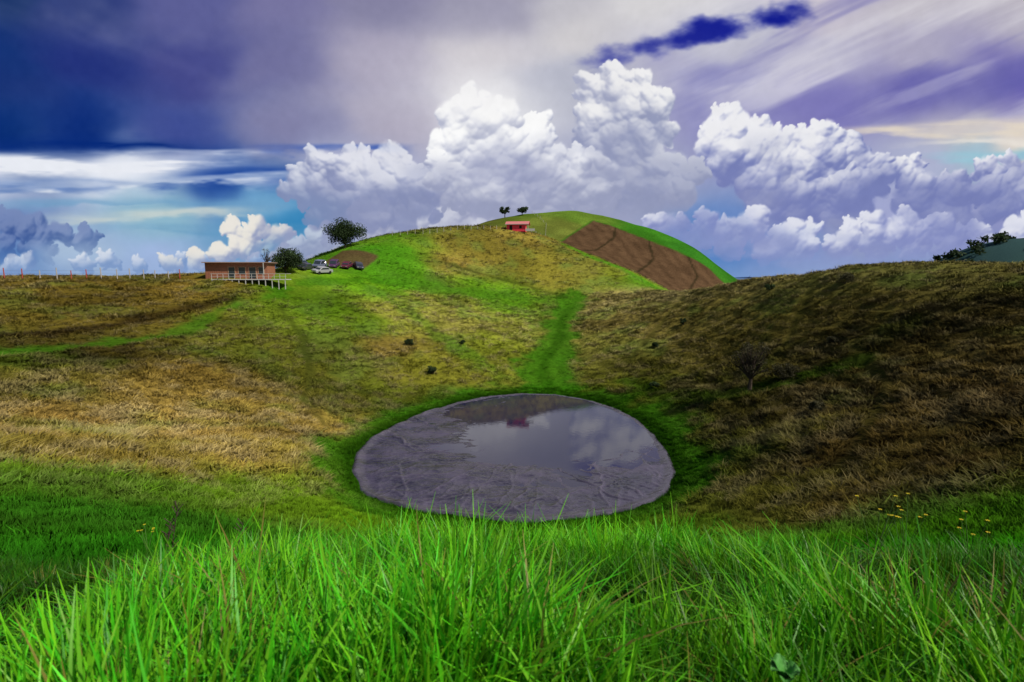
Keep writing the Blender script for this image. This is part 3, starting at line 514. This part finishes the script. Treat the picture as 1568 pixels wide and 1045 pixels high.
# left strata
fib=fbm(S_*6,T_*60,5,117)
def band(t0,th,s0,s1,col,a,seed,slope=0,f=7):
    n=fbm(S_*f,T_*f*3.5,5,seed)-.5; n2_=fbm(S_*2.5,T_*6,4,seed+50)-.5; d=np.abs(T_-t0-slope*(S_-s0)+n*.035+n2_*.03)/(th*np.maximum(.35,1+2.6*n)); over((1-ss(.2,1.5,d))*ss(s0-.1,s0+.08,S_+n*.2)*(1-ss(s1-.1,s1+.1,S_+n*.25))*a*(.62+.7*ss(.3,.65,fib)),col)
band(.228,.020,-1.3,-.62,(8,42,120),.8,101); band(.200,.018,-1.3,-.50,(232,235,243),.9,102,.02); band(.180,.013,-.60,-.34,(18,60,150),.9,103,.06)
band(.235,.007,-.43,-.2,(30,70,170),.6,104); band(.153,.013,-1.2,-.42,(222,228,238),.8,105,.03); band(.128,.012,-.95,-.42,(110,158,196),.6,106)
band(.105,.012,-.88,-.5,(205,212,206),.6,107,.02); band(.085,.012,-.75,-.36,(96,150,190),.5,108); band(.17,.009,-1.2,-.7,(100,130,185),.7,116)
band(.258,.012,.62,1.3,(228,216,198),.7,109,.06); band(.225,.006,.82,1.3,(150,195,212),.8,110,.05); band(.24,.007,.78,1.3,(232,226,218),.6,111,.05)
# cumulus
wpS=S_+.012*(fbm(S_*26,T_*26,4,120)-.5)*2+.02*(fbm(S_*7,T_*7,3,124)-.5); wpT=T_+.012*(fbm(S_*26,T_*26,4,121)-.5)*2
fine=fbm(S_*70,T_*70,4,122); soft=fbm(S_*9,T_*10,5,123); soft2=fbm(S_*5,T_*8,5,125)
def cumulus(lobes,seed,light=(250,250,249),shade=(140,147,186),L=(-.35,.75,.55),alpha=1.,t0=None,t1=None,k=1.,sub=16,base=None):
    r=np.random.default_rng(seed); sp=[]
    for s,t,R in lobes:
        sp.append((s,t,0,R*.9))
        for _ in range(sub):
            a=r.uniform(0,6.283); d=R*math.sqrt(r.random())*.95; r1=R*r.uniform(.22,.5); z1=math.sqrt(max(0,R*R-d*d))*.6; cs_,ct=s+d*math.cos(a),t+d*math.sin(a)*.9; sp.append((cs_,ct,z1,r1))
            for _ in range(5):
                b_=r.uniform(0,6.283); d2=r1*r.uniform(.3,1.); r2=r1*r.uniform(.22,.5); sp.append((cs_+d2*math.cos(b_),ct+d2*math.sin(b_),z1+math.sqrt(max(0,r1*r1-d2*d2))*.7,r2))
    H=np.full(S_.shape,-1e3); A=np.zeros(S_.shape)
    for s,t,z0,R in sp:
        i0,i1=np.searchsorted(Sg,(s-R-.03,s+R+.03)); j0,j1=np.searchsorted(Tg,(t-R-.03,t+R+.03))
        if i1<=i0 or j1<=j0: continue
        sl=(slice(j0,j1),slice(i0,i1)); d2=((wpS[sl]-s)**2+(wpT[sl]-t)**2)/(R*R)
        hh=z0+R*np.sqrt(np.clip(1-d2,0,1)); H[sl]=np.where(d2<1,np.maximum(H[sl],hh),H[sl]); A[sl]=np.maximum(A[sl],1-ss(.68,1.0,np.sqrt(d2)))
    Hc=np.maximum(H,-.01)+.008*(fine-.5)
    def blur(M,n):
        for _ in range(n):
            M=(np.roll(M,1,0)+np.roll(M,-1,0)+2*M)/4; M=(np.roll(M,1,1)+np.roll(M,-1,1)+2*M)/4
        return M
    Hb=blur(Hc,2); Hw=blur(Hc,60)
    def lam_(M):
        dT=np.gradient(M,Tg,axis=0); dS=np.gradient(M,Sg,axis=1); return (-dS*L[0]-dT*L[1]+L[2])/np.sqrt(dS**2+dT**2+1)/np.linalg.norm(L)
    ao=np.clip((Hb-Hw)*11,-.4,.4)
    sh=np.clip(.42*lam_(Hb)+.56*lam_(Hw)+.42*ao+.06+.95*(soft-.5),0,1)
    if t0 is not None: sh=sh*(.30+.70*ss(t0,t1,T_+.2*(soft2-.5)))
    sh=ss(.08,.9,sh)*k
    col=np.asarray(shade)/255.*(1-sh[...,None])+np.asarray(light)/255.*sh[...,None]
    a=A*alpha
    if base is not None: a=a*ss(base,base+.09,T_+.09*(soft-.5)+.05*(soft2-.5))
    over(a,col)
r=np.random.default_rng(3)
cumulus([(-1.0+.045*i+r.normal(0,.012),.022+r.normal(0,.006),r.uniform(.014,.026)) for i in range(16)],1,(220,225,235),(112,142,192),t0=-.01,t1=.05,sub=10,alpha=.85)
cumulus([(-1.02,.08,.035),(-.95,.09,.036),(-.90,.09,.03),(-.86,.08,.026),(-.82,.065,.025),(-.99,.05,.035),(-.91,.05,.035),(-1.1,.07,.04)],2,(118,136,182),(50,78,142),sub=12,base=.0,alpha=.85)
cumulus([(-.27,.09,.05),(-.18,.085,.05),(-.1,.09,.045),(-.36,.06,.04),(0,.1,.05),(.08,.09,.05),(-.42,.04,.04)],3,(205,208,222),(146,152,184),t0=.0,t1=.12,alpha=.85)
cumulus([(-.54,.085,.022),(-.49,.09,.028),(-.455,.07,.028),(-.52,.05,.032),(-.57,.045,.022),(-.46,.04,.03),(-.61,.03,.02),(-.66,.02,.02)],4,(232,228,220),(146,156,190),sub=14,base=-.03)
cumulus([(-.355,.205,.036),(-.30,.2,.045),(-.23,.205,.045),(-.27,.14,.065),(-.35,.15,.045),(-.40,.16,.034),(-.39,.19,.026),(-.18,.15,.06),(-.12,.19,.05),(-.33,.11,.05)],5,(230,231,238),(132,141,180),t0=.1,t1=.27,L=(.2,.8,.5),base=.02,alpha=.88)
cumulus([(.38,.265,.036),(.42,.275,.03),(.465,.262,.036),(.49,.235,.045),(.42,.215,.06),(.545,.245,.03),(.59,.255,.034),(.63,.24,.03),(.58,.205,.055),(.49,.185,.06),(.65,.2,.04),(.69,.185,.045),(.75,.195,.032),(.77,.15,.05),(.64,.14,.07),(.52,.14,.07),(.83,.15,.045),(.89,.195,.028),(.94,.2,.03),(.93,.15,.055),(.84,.11,.055),(.99,.14,.055),(1.08,.17,.06)],6,(236,236,240),(118,127,181),t0=.1,t1=.29,sub=20,base=.04)
cumulus([(.145,.345,.028),(.195,.355,.034),(.24,.345,.028),(.28,.33,.022),(.26,.305,.042),(.2,.305,.055),(.15,.29,.045),(.215,.245,.06),(.275,.265,.035),(.225,.2,.06),(.3,.195,.048),(.34,.185,.03),(.165,.235,.055),(.265,.15,.07),(.2,.14,.07)],7,(240,240,241),(144,151,184),t0=.1,t1=.38,L=(.25,.8,.45),sub=20,base=.04)
cumulus([(-.055,.28,.07),(-.1,.25,.05),(-.03,.21,.07),(.038,.265,.034),(.02,.22,.055),(.08,.2,.048),(.12,.21,.034),(-.03,.15,.07),(.055,.15,.07),(.14,.16,.06),(-.1,.18,.055)],8,(253,253,253),(152,158,188),t0=.1,t1=.30,L=(-.1,.8,.6),sub=22,base=.03)
over(ss(.5,.72,fbm(S_*6+3,T_*11,5,130))*(1-ss(.2,.28,T_))*ss(-.42,-.25,S_)*.6,(148,154,188))
r=np.random.default_rng(4)
cumulus([(.30+.04*i+r.normal(0,.012),.082+r.normal(0,.012),r.uniform(.018,.042)) for i in range(20)]+[(.28+.07*i,.05,.03) for i in range(13)],9,(234,235,242),(130,139,192),t0=.03,t1=.12,sub=12,base=-.01,alpha=.88)
over(ss(.5,.75,fbm(S_*5,T_*16,5,131))*(1-ss(.05,.13,T_))*ss(.2,.35,S_)*.6,(142,152,198))
gl=np.exp(-(((S_+.045)/.11)**2+((T_-.315)/.06)**2)); over(gl*.75*(.7+1.1*(soft-.5)),(250,250,249))
gl=np.exp(-(((S_+.02)/.30)**2+((T_-.37)/.08)**2)); over(gl*.35,(222,219,224))
over((1-ss(-.01,.05,T_))*.5,(140,165,205))
hz0=np.clip(C+.02*(fine-.5)[...,None],0,1)
lc=np.where(hz0<=.04045,hz0/12.92,((hz0+.055)/1.055)**2.4)
al=(1-ss(1.7,2.18,np.abs(S_)))*(1-ss(.62,.84,T_))
Rd=10500; nrm=np.sqrt(S_**2+1+T_**2); V=np.stack([S_/nrm,1/nrm,T_/nrm],-1)*Rd
me=mesh_grid("sky",V.reshape(-1,3),len(Tg),len(Sg),np.concatenate([lc,al[...,None]],-1).reshape(-1,4))
b=MB("cloudy_sky"); a_=b.N("ShaderNodeAttribute",attribute_name="Col"); em=b.N("ShaderNodeEmission"); tp=b.N("ShaderNodeBsdfTransparent"); mx=b.N("ShaderNodeMixShader")
g=b.N("ShaderNodeNewGeometry"); nz=b.N("ShaderNodeTexNoise"); nz.inputs["Scale"].default_value=.006; nz.inputs["Detail"].default_value=4; b.L(g.outputs["Position"],nz.inputs["Vector"])
mr=b.N("ShaderNodeMapRange"); mr.inputs["To Min"].default_value=.95; mr.inputs["To Max"].default_value=1.05; b.L(nz.outputs["Fac"],mr.inputs["Value"]); b.L(mr.outputs[0],em.inputs["Strength"])
b.L(a_.outputs["Color"],em.inputs["Color"]); b.L(a_.outputs["Alpha"],mx.inputs[0]); b.L(tp.outputs[0],mx.inputs[1]); b.L(em.outputs[0],mx.inputs[2]); b.L(mx.outputs[0],b.out.inputs[0])
b.m.cycles.emission_sampling='NONE'
add("sky",me,b.m)

# ------------------------------------------------------------------ world + sun
AZ,EL=math.radians(118),math.radians(45)   # azimuth clockwise from +Y
w=bpy.data.worlds.new("World"); SC.world=w; w.use_nodes=True; nt=w.node_tree; sk=nt.nodes.new("ShaderNodeTexSky"); sk.sky_type='NISHITA'; sk.sun_disc=False; sk.sun_elevation=EL; sk.sun_rotation=AZ
nt.links.new(sk.outputs[0],nt.nodes["Background"].inputs[0]); nt.nodes["Background"].inputs[1].default_value=.06
l=bpy.data.lights.new("sun",'SUN'); l.energy=4.3; l.angle=math.radians(1.0); l.color=(1,.94,.83); lo=bpy.data.objects.new("sun",l); COL.objects.link(lo)
d=Vector((math.sin(AZ)*math.cos(EL),math.cos(AZ)*math.cos(EL),math.sin(EL))); lo.rotation_euler=(-d).to_track_quat('-Z','Y').to_euler()
cam=bpy.data.cameras.new("camera"); co=bpy.data.objects.new("camera",cam); COL.objects.link(co); cam.lens=18; cam.sensor_width=36; cam.clip_start=.05; cam.clip_end=30000
cam.dof.use_dof=True; cam.dof.focus_distance=60; cam.dof.aperture_fstop=3.2
co.rotation_euler=(math.radians(82.5),0,0); SC.camera=co
